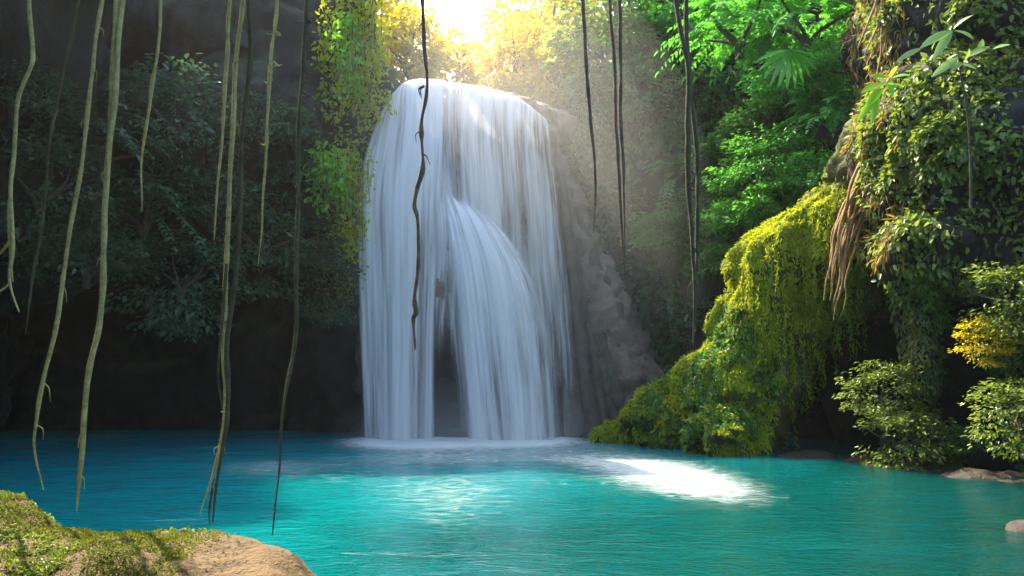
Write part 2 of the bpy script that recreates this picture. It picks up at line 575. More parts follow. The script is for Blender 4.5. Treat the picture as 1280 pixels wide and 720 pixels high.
# the wall behind the falls, with the sloping rock to its right
cl = rock_mesh("cliff", [
    pb(492, 350, 29.6, 46, 250, 1.4), pb(545, 260, 30.2, 60, 125, 1.4), pb(642, 330, 29.9, 66, 225, 1.6),
    pb(595, 180, 29.6, 100, 42, 1.5), pb(525, 165, 29.4, 42, 40, 1.3), pb(580, 300, 28.5, 34, 52, .9), pb(556, 362, 28.0, 12, 30, .6), pb(650, 440, 29.2, 58, 140, 1.5),
    *[pb(672 + 128 * t, 215 + 320 * t, 30.6 - 1.5 * t, 30 + 8 * t, 60, 1.4) for t in np.linspace(0, 1, 14)], *[pb(665 + 70 * t, 300 + 240 * t, 30.2 - .8 * t, 40, 90, 1.5) for t in np.linspace(0, 1, 8)],
    pb(600, 160, 31.5, 120, 34, 2.2), pb(660, 560, 30, 60, 60, 1.5),
], .11, [(.6, .16, 3), (2.6, .07, 4), (7, .03, 3)], 3, .24, 3)
tag(link("cliff", cl, M['falls_rock']), "brown rock wall behind the waterfall with a slope to its right", kind="structure")

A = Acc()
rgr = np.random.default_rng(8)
for k in range(18):  # ribs on the rock slope shaped to imitate shadow streaks and light shafts
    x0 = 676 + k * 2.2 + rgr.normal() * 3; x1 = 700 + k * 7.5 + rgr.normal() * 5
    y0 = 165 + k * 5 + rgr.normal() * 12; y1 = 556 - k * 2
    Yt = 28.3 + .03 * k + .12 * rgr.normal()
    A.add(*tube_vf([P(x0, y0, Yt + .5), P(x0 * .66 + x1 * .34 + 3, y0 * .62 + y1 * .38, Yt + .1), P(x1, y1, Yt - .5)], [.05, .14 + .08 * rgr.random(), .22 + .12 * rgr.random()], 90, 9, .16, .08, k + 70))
tag(link("cliff", A.mesh("cliff"), M['rock']), "slanting rock ribs imitating shadow streaks right of the waterfall", kind="structure")

# left cliff, undercut at the water
lc = rock_mesh("cliff_left", [
    pb(385, 190, 28.8, 55, 190, 1.8), pb(300, 210, 28.2, 110, 150, 2.5), pb(180, 220, 26.8, 130, 135, 3), pb(50, 240, 25, 120, 130, 3),
    pb(-110, 240, 22, 140, 180, 4), pb(260, 50, 29.5, 200, 95, 3), pb(425, 50, 29.3, 42, 130, 1.8), pb(432, 210, 28.4, 24, 130, 1.1),
    pb(470, 150, 29.8, 28, 70, 1.2),
    pb(200, 450, 33, 330, 170, 2), pb(420, 440, 31.5, 80, 170, 1.3), pb(-150, 450, 27, 150, 180, 3),
    ((-15, 35, 5), (14, 4, 11)), ((-27, 26, 5), (9, 12, 12)), ((-8, 34, 5), (6, 3, 9)), ((-24, 35, 7), (9, 5, 12)), pb(565, 450, 33.5, 75, 140, 1), ((-17.5, 24.5, 15), (5.5, 5, 4)),  # rear masses block sun behind the cave; high last one added for shade
], .2, [(.4, .5, 4), (1.5, .18, 4)], 11, .15)
tag(link("cliff", lc, M['shade_rock']), "dark overgrown cliff left of the waterfall, undercut above the water", kind="structure")

oh = rock_mesh("overhang", [  # top left edge is in view; unseen roof and rear masses added to block light
    ((-14, 2, 11.5), (7, 14, 2.4)), ((-16, 15, 12.6), (5, 8, 2.2)), ((-17, 8, 5), (4, 16, 8)), ((-18, 22, 12), (6, 5, 4)), ((-9, -3, 12.5), (8, 8, 2)), ((-13, 21, 13.8), (3, 2.6, 1.7)), ((-15, 22, 13.2), (3.5, 3, 2)), ((-10, -8, 9), (7, 6, 4)),
    ((-8, -12, 4), (10, 4, 6)),
    ((-17, 14, 14.6), (5.5, 9, 2.0)), ((-3.5, 8.0, 14), (4, 2.5, 1.3)),
], .3, [(.3, .7, 4), (1.2, .2, 3)], 21)
tag(link("overhang", oh, M['shade_rock']), "rock overhang at the left, extended out of view to shade the pool", kind="structure")

# wooded slope to the right of the falls
hs = rock_mesh("hillside", [
    pb(770, 320, 35, 110, 260, 3), pb(880, 260, 34, 150, 300, 3.5), pb(1020, 180, 33, 190, 330, 4.5), pb(850, 440, 32, 80, 110, 2),
    pb(930, 430, 30, 90, 130, 2.5), pb(1200, 100, 32, 160, 360, 5), pb(1000, 330, 28, 90, 200, 2),
], .3, [(.4, .5, 4), (1.3, .2, 3)], 31)
tag(link("hillside", hs, M['soil']), "dark wooded slope rising right of the waterfall", kind="structure")

Vh = cover(hs, 15000, lambda c, n: inbox(c, 680, 1130, -60, 520) * (.05 + (fbm(c * .6 + 3, 3) > .05)), .30, 12, .25, .5, .7, .5, .5)
tag(link("undergrowth", Acc().add(*Vh).mesh("undergrowth"), None), "low leafy undergrowth carpeting the slope right of the falls", "undergrowth", kind="stuff")
UNDER = bpy.data.objects["undergrowth"]
UNDER.data.materials.append(M['deep'])

# ================================================================== WATERFALL
m, nt, out = new_mat("silky_falling_water")
tc = N(nt, "ShaderNodeTexCoord")
n1 = noise_tex(nt, 1, 3, .6, tc.outputs["UV"], .25, (2.6, .13, 1))
n2 = noise_tex(nt, 1, 4, .6, tc.outputs["UV"], .15, (9.5, .28, 1))
at = N(nt, "ShaderNodeAttribute", attribute_name="dens")
s = mth(nt, "ADD", mth(nt, "MULTIPLY", n1, .62), mth(nt, "MULTIPLY", n2, .38))
s = mth(nt, "ADD", mth(nt, "MULTIPLY", mth(nt, "SUBTRACT", s, .5), 3.1), mth(nt, "SUBTRACT", mth(nt, "MULTIPLY", at.outputs["Fac"], 1.5), .52))
a = N(nt, "ShaderNodeMapRange", interpolation_type='SMOOTHSTEP'); a.inputs[1].default_value = -.15; a.inputs[2].default_value = 1.0
nt.links.new(s, a.inputs[0])
alpha = mth(nt, "MULTIPLY", a.outputs[0], mth(nt, "MINIMUM", mth(nt, "MULTIPLY", at.outputs["Fac"], 4), .97))
df = N(nt, "ShaderNodeBsdfDiffuse"); df.inputs[0].default_value = (.93, .94, .96, 1)
tl = N(nt, "ShaderNodeBsdfTranslucent"); tl.inputs[0].default_value = (.93, .94, .96, 1)
tr = N(nt, "ShaderNodeBsdfTransparent")
mx = N(nt, "ShaderNodeMixShader"); mx.inputs[0].default_value = .4
nt.links.new(df.outputs[0], mx.inputs[1]); nt.links.new(tl.outputs[0], mx.inputs[2])
m2 = N(nt, "ShaderNodeMixShader"); nt.links.new(alpha, m2.inputs[0])
nt.links.new(tr.outputs[0], m2.inputs[1]); nt.links.new(mx.outputs[0], m2.inputs[2])
nt.links.new(m2.outputs[0], out.inputs[0])
M['falls'] = m

falls = thing("waterfall", "tall silky white waterfall pouring over a broad lip into the turquoise pool", "waterfall", (0, 0, 0))


def curtain(rows, seed, nu=140, nv=150, rip=.10, eL=.06, eR=.06):
    """rows: (v-ordered) lists of (px, py, Y); dens per row; streaky sheet of water"""
    u = np.linspace(0, 1, nu); v = np.linspace(0, 1, nv)
    G = np.stack([catmull(np.array([P(*p) for p in r[0]]), nu) for r in rows])          # rows x nu x 3
    dn = np.array([r[1] for r in rows])
    S = np.stack([catmull(G[:, j], nv) for j in range(nu)], 1)                            # nv x nu x 3
    D = np.interp(v, np.linspace(0, 1, len(rows)), dn)[:, None] * np.ones((1, nu))
    e = np.clip(u / eL, 0, 1) * np.clip((1 - u) / eR, 0, 1)
    D = D * (e ** .7)[None]
    qe = np.stack([np.repeat(np.linspace(0, 9.0, nv), nu), np.tile(u * 9, nv), np.full(nu * nv, seed * 5.1)], 1)
    D = D * (1 + .22 * fbm(qe * np.array([.35, 1, 1]), 3).reshape(nv, nu))
    wid = np.linalg.norm(G[len(rows) // 2, -1] - G[len(rows) // 2, 0])
    hei = np.linalg.norm(S[-1, nu // 2] - S[0, nu // 2])
    UU, VV = np.meshgrid(u, v)
    q = np.stack([UU.ravel() * wid * 2.2 + seed, VV.ravel() * hei * .12, np.full(UU.size, seed * 2.3)], 1)
    S = S.copy()
    S[:, :, 1] -= rip * (fbm(q, 3).reshape(nv, nu) + .6) * np.clip(VV * 5, 0, 1)
    idx = np.arange(nu * nv).reshape(nv, nu)
    F = np.stack([idx[:-1, :-1], idx[1:, :-1], idx[1:, 1:], idx[:-1, 1:]], -1).reshape(-1, 4)
    uv = np.stack([UU.ravel() * wid + seed * 3.7, VV.ravel() * hei + seed], 1)
    return link("water_curtain", mesh_np("water_curtain", S.reshape(-1, 3), F, True, uv, {"dens": D.ravel()}), M['falls'], falls)


# left curtain
c = curtain([
    ([(500, 108, 29.8), (525, 100, 29.8), (552, 101, 29.8)], .9),
    ([(484, 124, 28.0), (512, 104, 28.0), (555, 104, 28.0)], 1.0),
    ([(462, 172, 27.5), (508, 150, 27.3), (556, 150, 27.5)], .95),
    ([(445, 250, 27.2), (500, 240, 26.9), (554, 240, 27.3)], .9),
    ([(446, 340, 27.1), (500, 335, 26.8), (550, 335, 27.2)], .80),
    ([(450, 440, 27.1), (500, 440, 26.8), (546, 440, 27.1)], .74),
    ([(454, 549, 27.1), (500, 551, 26.8), (545, 549, 27.1)], .76),
], 1)
c["label"] = "left curtain falling straight to the pool"
curtain([
    ([(498, 104, 29.9), (530, 99, 29.9), (556, 101, 29.9)], .5),
    ([(494, 122, 28.3), (520, 108, 28.2), (548, 106, 28.2)], .6),
    ([(480, 180, 27.9), (515, 160, 27.7), (548, 160, 27.8)], .6),
    ([(462, 300, 27.6), (505, 300, 27.4), (545, 300, 27.6)], .55),
    ([(460, 430, 27.5), (505, 430, 27.3), (540, 430, 27.5)], .5),
    ([(462, 548, 27.5), (505, 548, 27.3), (536, 548, 27.5)], .6),
], 5)
# upper right curtain
c = curtain([
    ([(545, 101, 29.8), (600, 108, 29.8), (645, 121, 29.8), (688, 152, 29.8)], .8),
    ([(540, 104, 28.1), (592, 114, 28.0), (645, 125, 28.0), (693, 163, 28.2)], .95),
    ([(540, 165, 27.7), (590, 168, 27.6), (645, 172, 27.6), (698, 200, 27.8)], .66),
    ([(542, 240, 27.6), (595, 240, 27.5), (650, 245, 27.5), (706, 265, 27.7)], .74),
    ([(548, 320, 27.6), (600, 325, 27.5), (655, 330, 27.5), (714, 340, 27.7)], .74),
    ([(560, 420, 27.6), (610, 425, 27.5), (665, 430, 27.5), (722, 430, 27.7)], .62),
    ([(575, 548, 27.6), (620, 548, 27.5), (670, 548, 27.5), (728, 546, 27.7)], .45),
], 2, eR=.14)
c["label"] = "thin upper right curtain streaming over brown rock"
# central fan off the ledge
c = curtain([
    ([(550, 240, 27.6), (566, 244, 27.5), (584, 251, 27.5), (604, 262, 27.6)], .45),
    ([(555, 275, 27.1), (582, 276, 26.9), (612, 288, 26.9), (652, 306, 27.2)], 1.0),
    ([(563, 340, 26.9), (600, 340, 26.6), (640, 352, 26.6), (694, 375, 27.1)], .95),
    ([(573, 440, 26.8), (612, 440, 26.5), (655, 445, 26.5), (710, 455, 27.0)], .88),
    ([(582, 549, 26.8), (622, 552, 26.5), (664, 552, 26.5), (716, 549, 27.0)], .86),
], 3, eL=.12, eR=.42)
c["label"] = "central fan of water spreading off a ledge"
curtain([
    ([(556, 250, 27.6), (575, 252, 27.5), (595, 262, 27.6)], .8),
    ([(565, 340, 27.2), (610, 345, 27.0), (668, 372, 27.2)], .75),
    ([(578, 450, 27.1), (625, 450, 26.9), (688, 458, 27.1)], .65),
    ([(590, 549, 27.1), (640, 550, 26.9), (698, 549, 27.1)], .7),
], 7)

curtain([
    ([(536, 215, 27.45), (552, 215, 27.45), (566, 232, 27.45)], .5),
    ([(536, 270, 27.4), (556, 270, 27.35), (576, 280, 27.4)], .85),
    ([(537, 330, 27.4), (556, 330, 27.35), (578, 335, 27.4)], .75),
    ([(538, 400, 27.4), (552, 402, 27.35), (578, 400, 27.4)], .5),
    ([(538, 470, 27.4), (552, 470, 27.35), (570, 470, 27.4)], .0),
], 9, eL=.2, eR=.2)

# foam on the pool: churned patch right of the fall, lines at its foot, flecks drifting left
m, nt, out = new_mat("white_foam")
tc = N(nt, "ShaderNodeTexCoord")
f1 = noise_tex(nt, 3.0, 7, .72, tc.outputs["Object"], .9, (1, 1.9, 1))
at = N(nt, "ShaderNodeAttribute", attribute_name="dens")
s = mth(nt, "ADD", f1, mth(nt, "SUBTRACT", at.outputs["Fac"], .75))
a = N(nt, "ShaderNodeMapRange", interpolation_type='SMOOTHSTEP'); a.inputs[1].default_value = -.05; a.inputs[2].default_value = .70
nt.links.new(s, a.inputs[0])
df = N(nt, "ShaderNodeBsdfDiffuse"); df.inputs[0].default_value = (.62, .70, .70, 1)
tr = N(nt, "ShaderNodeBsdfTransparent")
m2 = N(nt, "ShaderNodeMixShader"); nt.links.new(mth(nt, "MULTIPLY", a.outputs[0], .92), m2.inputs[0])
nt.links.new(tr.outputs[0], m2.inputs[1]); nt.links.new(df.outputs[0], m2.inputs[2])
nt.links.new(m2.outputs[0], out.inputs[0])
fx = np.linspace(-9, 9, 145); fy = np.linspace(10, 27.6, 142)
X, Y = np.meshgrid(fx, fy)
xx, yy = X.ravel(), Y.ravel()
zz = water_z(xx, yy) + .006
px, py = to_px(np.stack([xx, yy, zz], 1))


def ell(cx, cy, rx, ry, ang=0.0):
    c_, s_ = math.cos(ang), math.sin(ang)
    dx, dy = px - cx, py - cy
    return np.exp(-(((dx * c_ + dy * s_) / rx) ** 2 + ((-dx * s_ + dy * c_) / ry) ** 2))


dens = .66 * ell(852, 599, 118, 25, .20) + .2 * ell(740, 576, 75, 10, .1) + 1.15 * ell(505, 551, 66, 8) + 1.15 * ell(650, 549, 66, 7) + .5 * ell(580, 556, 150, 9)
dens += .34 * ell(560, 572, 150, 10) + .27 * ell(560, 640, 90, 40) + .30 * ell(330, 585, 100, 14) + .22 * ell(560, 600, 260, 30)
idx = np.arange(X.size).reshape(X.shape)
F = np.stack([idx[:-1, :-1], idx[:-1, 1:], idx[1:, 1:], idx[1:, :-1]], -1).reshape(-1, 4)
tag(link("foam", mesh_np("foam", np.stack([xx, yy, zz], 1), F, True, None, {"dens": np.clip(dens, 0, 1.2)}), m), "white foam churned up on the pool below the falls", "foam", kind="stuff")

# ================================================================== RIGHT BANK
bank = thing("mossy_rock", "huge moss draped rock at the right of the pool with dark hollows at its foot", "rock", (0, 0, 0))
bk = rock_mesh("rock_body", [
    pb(800, 552, 26, 46, 28, 1.2), pb(850, 530, 24.8, 58, 50, 1.7), pb(905, 505, 23.6, 58, 72, 1.8), pb(942, 440, 23.4, 44, 95, 1.8),
    pb(974, 362, 23.0, 54, 72, 2), pb(1008, 334, 22.6, 66, 68, 2), pb(1045, 300, 22, 48, 66, 1.8), pb(905, 545, 22.2, 46, 36, 1.2),
    pb(1080, 235, 21.6, 34, 90, 1.6),
], .11, [(.6, .30, 4), (2.4, .10, 4)], 41, .34, 4)
rb = link("rock_body", bk, M['bank_rock'], bank)
wl = rock_mesh("rock_wall", [
    pb(1112, 100, 22, 38, 150, 1.8), pb(1112, -90, 22, 50, 150, 2),
    pb(1190, 200, 19, 100, 150, 2.6), pb(1220, 20, 19.5, 120, 160, 3), pb(1290, 270, 17.5, 75, 110, 2.2), pb(1180, 310, 18.6, 92, 48, 1.6),
    pb(1345, 430, 16.5, 62, 230, 1.8), pb(1145, 420, 19.4, 20, 110, .7), pb(1150, 560, 19.2, 34, 40, .9),
    pb(1250, -150, 20, 200, 160, 4), pb(1100, 330, 24, 120, 50, 3.5),
], .13, [(.6, .30, 4), (2.4, .12, 4)], 47, .20, 5)
link("rock_wall", wl, M['shade_rock'], bank)["label"] = "dark ivy covered rock wall"

hw = rock_mesh("hollow_wall", [
    pb(1040, 500, 29, 150, 170, 2.2), pb(1230, 500, 25.5, 190, 190, 2.2), pb(1130, 370, 25.5, 130, 40, 3.0), pb(1290, 390, 20.5, 120, 40, 2.4), pb(1400, 480, 20, 60, 150, 4),
], .2, [(.6, .3, 4), (2, .1, 3)], 43)
link("hollow_wall", hw, M['shade_rock'], bank)  # separate back wall, the hollow's shade put into its colour


def w_moss(c, n):
    px, py = to_px(c)
    ok = ~((px > 952 + .35 * (575 - py) - 40 * (py < 470)) & (py > 420))
    return inbox(c, 735, 1085, 240, 575) * (n[:, 2] > -.25) * (c[:, 1] < 26.3) * ok


V1 = cover(bk, 90000, lambda c, n: w_moss(c, n) * (.3 + (fbm(c * np.array([1.2, 1.2, .4]), 3) > -.35)), .105, 1, .04, .30, 1.2, .4, .1)
me = Acc().add(*V1).mesh("moss"); link("moss", me, M['moss'], bank)
V2 = cover(bk, 8000, lambda c, n: inbox(c, 735, 1000, 380, 575) * (n[:, 2] > -.5) * (fbm(c * .9 + 4, 3) > .1), .12, 2, .08, .5, .6, .5, .5)
me = Acc().add(*V2).mesh("creeper"); link("creeper", me, M['deep'], bank)
V3 = cover(wl, 21000, lambda c, n: inbox(c, 1085, 1340, -80, 390) * (n[:, 2] > -.6) * (.05 + np.clip(fbm(c * .7 + 7, 3) + .15, 0, 1)) * (.35 + inbox(c, 1060, 1300, 150, 390)), .15, 3, .16, .55, .6, .5, .5)
me = Acc().add(*V3).mesh("creeper"); link("creeper", me, M['olive'], bank)
V4 = cover(wl, 4200, lambda c, n: inbox(c, 1060, 1130, -60, 330, 15) * (n[:, 2] > -.8), .26, 4, .05, .16, 1.4, .25, 0)
me = Acc().add(*V4).mesh("dry_moss"); link("dry_moss", me, M['rustmoss'], bank)
V5 = cover(wl, 5000, lambda c, n: inbox(c, 1120, 1200, 330, 560, 12) * (c[:, 1] < 20.5), .13, 5, .04, .35, 1.2, .35, .1)
me = Acc().add(*V5).mesh("pillar_moss"); link("pillar_moss", me, M['olive'], bank)

V6 = cover(wl, 7000, lambda c, n: inbox(c, 1175, 1345, 370, 600) * (n[:, 2] > -.7) * (.1 + (fbm(c * 1.1 + 17, 3) > 0)), .13, 15, .14, .5, .7, .5, .4)
link("creeper", Acc().add(*V6).mesh("creeper"), M['deep'], bank)

# hanging fringe of moss strands under the drooping edges
rg = np.random.default_rng(55)
pp, nn = sample(bk, 420, lambda c, n: inbox(c, 905, 1080, 255, 470) * (n[:, 2] < .35) * (n[:, 2] > -.75) * (c[:, 1] < 24.5), 56)
Vs = Acc()
for k in range(len(pp)):
    L = .4 + 1.0 * rg.random()
    m_ = int(L / .045)
    t = np.linspace(0, 1, m_)
    pos = pp[k] + nn[k] * .08 + np.stack([.05 * np.sin(t * 4 + k), .05 * np.cos(t * 3 + k), -t * L], 1) + rg.normal(size=(m_, 3)) * .022
    dv = np.array([0, 0, -1.0]) + rg.normal(size=(m_, 3)) * .5
    Vs.add(*leaves(pos, dv, nn[k] + rg.normal(size=(m_, 3)) * .5, .11, .035))
link("hanging_moss", Vs.mesh("hanging_moss"), M['moss'], bank)

# rim of brown stone along the waterline of the bank
rim = [(750, 549), (790, 552), (830, 555), (870, 559), (920, 562), (970, 566), (1020, 571), (1075, 577), (1130, 583), (1190, 590), (1250, 597), (1310, 604)]
rbz = []
for k, (x, y) in enumerate(rim):
    c = Wp(x, y)
    rbz.append((c + np.array([0.1, .35, -.05]), (1.05 + .2 * math.sin(k * 2.1), .6, .10 + .03 * math.sin(k * 3.3))))
rm = rock_mesh("waterline_ledge", rbz, .06, [(1.2, .10, 4), (4, .03, 3)], 61)
link("waterline_ledge", rm, M['ledge'], bank)["label"] = "low brown ledge along the waterline"

# root cascade
roots = thing("root_cascade", "tangle of orange brown roots hanging down the edge of the mossy rock", "roots", (0, 0, 0))
rg = np.random.default_rng(71)
for k in range(16):
    a = rg.normal() * 7
    y0 = 150 + 60 * rg.random(); y1 = 300 + 110 * rg.random()
    Yd = 19.6 + .5 * rg.random()
    path = [(1092 + a * .5, y0, Yd + .3), (1083 + a, y0 + 45, Yd), (1066 + a * 1.4, (y0 + y1) / 2, Yd - .1), (1052 + a * 1.2, y1 - 40, Yd - .15), (1046 + a * 1.1, y1, Yd - .1)]
    V, F = tube_vf([P(*p) for p in path], [.05, .045, .035, .025, .008], 50, 6, .2, .06, k + 3)
    link("root", mesh_np("root", V, F), M['root'], roots)
roots2 = thing("root_cascade", "short orange roots hanging at the very top edge beside the dark wall", "roots", (0, 0, 0))
for k in range(9):
    x0 = 1105 + k * 5 + rg.normal() * 2
    y1 = 50 + 60 * rg.random()
    dx = -45 * rg.random() if k < 5 else 6
    path = [(x0, -50, 19.3), (x0 + dx * .3, 0, 19.2), (x0 + dx, y1, 19.1)]
    V, F = tube_vf([P(*p) for p in path], [.05, .04, .012], 40, 6, .2, .05, k + 33)
    link("root", mesh_np("root", V, F), M['root'], roots2)

# ================================================================== NEAR BOULDER
bo = thing("boulder", "moss covered sandy boulder in the near corner of the pool", "boulder", (0, 0, 0))
bm = rock_mesh("boulder_body", [
    pb(20, 784, 5.3, 250, 100, 1.3), pb(180, 764, 5.2, 130, 92, 1.1), pb(265, 775, 5.0, 95, 84, .85), pb(322, 790, 4.9, 78, 86, .7),
    pb(-170, 765, 5.2, 200, 130, 1.6), pb(100, 910, 5.2, 330, 170, 1.4),
], .035, [(1.1, .07, 4), (5, .022, 4)], 51, 0, 8)
link("boulder_body", bm, M['sand_rock'], bo)


def w_bo(c, n):
    px, py = to_px(c)
    edge = 270 - (py - 655) * 1.1 + 25 * fbm(c * 3, 3)
    return 1 / (1 + np.exp(np.clip((px - edge) / 14, -30, 30))) * (n[:, 2] > .0) * (.25 + 1.0 * (fbm(c * 4.5 + 2, 3) > -.25))


Vm = cover(bm, 85000, w_bo, .018, 6, .008, .42, .3, .7, .6)
link("moss", Acc().add(*Vm).mesh("moss"), M['boulder_moss'], bo)
Vm = cover(bm, 6000, lambda c, n: w_bo(c, n) * (fbm(c * 2.2 + 8, 3) > .3), .024, 8, .015, .6, .2, .7, .7)
link("creeping_leaves", Acc().add(*Vm).mesh("creeping_leaves"), M['olive'], bo)

sm = rock_mesh("stone", [(Wp(1278, 660) + np.array([.25, 0, -.05]), (.45, .35, .16)), (Wp(1262, 664) + np.array([.3, .1, -.06]), (.3, .25, .1))], .04, [(2, .05, 3), (7, .012, 3)], 81)
tag(link("stone", sm, M['ledge']), "small brown stone breaking the water at the right edge", "stone")

# ================================================================== PLANTS
BV = {}


def variant(key):
    if key not in BV:
        if key.startswith('pad'):
            k = int(key[-1])
            V, F = bush_leaves(100 + k, 1, 1, .85, 52, 52, .125, .30)
        elif key.startswith('fine'):
            k = int(key[-1])
            V, F = bush_leaves(200 + k, 1, 1, .9, 70, 60, .085, .26)
        elif key.startswith('frond'):
            k = int(key[-1])
            V, F = frond_leaves(300 + k, 95, .85, .75, .7, .14, 12, .6)
        elif key.startswith('spray'):
            k = int(key[-1])
            V, F = frond_leaves(500 + k, 150, .62, .75, .8, .155, 7, .45)
        elif key.startswith('loose'):
            k = int(key[-1])
            V, F = bush_leaves(600 + k, 1, 1, 1, 60, 34, .12, .36, True)
        elif key.startswith('round'):
            k = int(key[-1])
            V, F = bush_leaves(400 + k, 1, 1, 1, 80, 55, .13, .28, True)
        BV[key] = (V, F)
    return BV[key]


MESHES = {}


def foliage_mesh(key, mat):
    k = (key, mat)
    if k not in MESHES:
        V, F = variant(key)
        me = mesh_np("foliage", V, F)
        me.materials.append(M[mat])
        MESHES[k] = me
    return MESHES[k]


def stem_mesh(seed, h, n=5):
    rg = np.random.default_rng(seed)
    A = Acc()
    for k in range(n):
        a = rg.random() * 6.28
        r = .3 + .5 * rg.random()
        V, F = tube_vf([(0, 0, -h), (.12 * math.cos(a), .12 * math.sin(a), -h * .4), (r * math.cos(a), r * math.sin(a), .1), (r * 1.2 * math.cos(a), r * 1.2 * math.sin(a), .4)],
                       [.045, .035, .022, .006], 14, 5, .15, .03, seed + k)
        A.add(V, F)
    return A.mesh("stem")


STEMS = [None] * 4


def shrub(px, py, Y, r, key, mat, label, name="shrub", cat="shrub", squash=1.0, group=None):
    global STEMS
    s = r / FPX * Y
    rg = np.random.default_rng(int(px * 7 + py * 13 + Y * 101))
    o = thing(name, label, cat, tuple(P(px, py, Y)), float(rg.random() * 6.28), group)
    o.scale = (s, s, s * squash)
    f = bpy.data.objects.new("foliage", foliage_mesh(key, mat)); COL.objects.link(f); f.parent = o
    i = int(rg.integers(4))
    if STEMS[i] is None:
        STEMS[i] = stem_mesh(i + 5, .45); STEMS[i].materials.append(M['bark'])
    st = bpy.data.objects.new("stem", STEMS[i]); COL.objects.link(st); st.parent = o
    return o


def tree(px, py, Y, r, key, mat, label, squash=1.2, drop=None, name="tree"):
    s = r / FPX * Y
    c = P(px, py, Y)
    rg = np.random.default_rng(int(px * 3 + py * 17 + Y))
    o = thing(name, label, "tree", tuple(c), 0)
    f = bpy.data.objects.new("crown", foliage_mesh(key, mat)); COL.objects.link(f); f.parent = o
    f.scale = (s, s, s * squash); f.rotation_euler = (0, 0, float(rg.random() * 6.28))
    h = (s * squash + 3.0) if drop is None else drop
    A = Acc()
    lean = rg.normal(size=2) * .3
    top = np.array([lean[0], lean[1], s * .5])
    A.add(*tube_vf([(0, 0, -h), (.1, 0, -h * .5), tuple(top)], [.22, .16, .05], 30, 8, .1, .08, int(px)))
    for k in range(6):
        a = rg.random() * 6.28; z0 = -s * .6 + .2 * k * s
        A.add(*tube_vf([(0, 0, z0 - .3), (.4 * s * math.cos(a), .4 * s * math.sin(a), z0 + .15 * s), (.85 * s * math.cos(a), .85 * s * math.sin(a), z0 + .45 * s)], [.08, .05, .01], 16, 5, .1, .05, int(px) + k))
    link("trunk", A.mesh("trunk"), M['bark'], o)
    return o


# beyond the lip: trees with sun glow put into their yellow leaves, beside the bright gap
for i, a in enumerate([
    (455, 35, 36, 66, 'round1', 'yellow', "yellow green tree in full light left of the bright gap above the falls"),
    (510, 62, 33, 46, 'round2', 'yellow', "yellow tree right at the left end of the waterfall lip"),
    (645, 80, 34.5, 46, 'round1', 'gold', "low yellow tree standing just behind the middle of the lip"),
    (690, 35, 38, 70, 'round2', 'gold', "golden tree glowing right of the bright gap above the falls"),
    (565, 84, 37, 40, 'round2', 'gold', "little golden tree low in the bright gap behind the lip"),
    (690, 108, 33, 40, 'round3', 'gold', "yellow tree behind the right end of the lip"),
    (760, 60, 32.5, 70, 'round1', 'olive', "hazy olive tree between the golden tree and the paired dark vines"),
    (840, 30, 32, 74, 'round2', 'green', "hazy green tree behind the two thick dark vines at the top"),
    (735, 140, 33, 46, 'round3', 'green', "small hazy tree just right of the right end of the lip"),
    (880, 120, 31, 66, 'round3', 'deep', "green tree in shade below the bright leafy boughs"),
    (800, 110, 32, 54, 'round3', 'green', "green tree low between two taller hazy trees"),
]):
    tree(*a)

# slope right of the falls, in haze
for i, a in enumerate([
    (745, 200, 33.5, 48, 'frond1', 'dusky', "grey green feathery shrub high on the hazy slope beside the falls"),
    (805, 170, 33.5, 52, 'pad1', 'green', "olive shrub on the slope just below the hazy trees"),
    (785, 262, 32.5, 46, 'pad2', 'deep', "hazy shrub behind the tips of the two thin middle vines"),
    (850, 225, 31.5, 55, 'frond2', 'green', "green feathery shrub behind the thick paired vines"),
    (835, 300, 31, 52, 'pad1', 'green', "leafy shrub low on the slope left of the paired vines"),
    (800, 355, 31.5, 48, 'frond1', 'dusky', "dim feathery shrub low beside the rock slope of the falls"),
    (870, 330, 30, 50, 'pad2', 'deep', "shrub straight behind the ends of the paired vines"),
    (845, 400, 30, 46, 'frond2', 'dusky', "lowest dim shrub on the slope above the foot of the mossy rock"),
    (890, 270, 29, 52, 'fine1', 'deep', "fine leaved green shrub right of the paired vines"),
    (895, 400, 28.5, 42, 'fine2', 'dusky', "dark fine leaved shrub against the edge of the mossy rock"),
    (740, 260, 33, 36, 'fine1', 'dusky', "small dim shrub touching the top of the rock slope"),
]):
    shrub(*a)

# bright green boughs right
for a in [
    (925, 40, 26, 78, 'frond1', 'green', "vivid green feathery shrub at the top left of the leafy bank"),
    (1010, 30, 25, 84, 'frond2', 'green', "vivid green feathery shrub at the top beside the dark wall"),
    (1065, 80, 24, 60, 'fine1', 'green', "fine bright shrub tucked against the left edge of the dark wall"),
    (985, 120, 25.5, 58, 'pad1', 'green', "green shrub below the fan leaved fern"),
    (1040, 155, 24.5, 62, 'frond1', 'green', "feathery bright shrub left of the orange roots"),
    (950, 165, 26.5, 48, 'pad2', 'deep', "shaded shrub between two bright boughs"),
    (960, 215, 25.5, 66, 'fine2', 'green', "dense bright shrub spreading level above the mossy slope"),
    (1030, 225, 24, 52, 'fine1', 'green', "bright green shrub right over the crest of the moss"),
    (925, 275, 26, 46, 'fine1', 'green', "small bright shrub at the upper left shoulder of the mossy rock"),
    (915, 330, 26.5, 40, 'pad2', 'deep', "shaded shrub squeezed behind the left shoulder of the moss"),
    (975, 262, 24.6, 50, 'pad1', 'green', "broad leaved bright shrub lying along the crest of the moss"),
    (900, 200, 28.5, 50, 'frond2', 'deep', "dim feathery shrub in the gap right of the paired vines"),
]:
    shrub(*a)

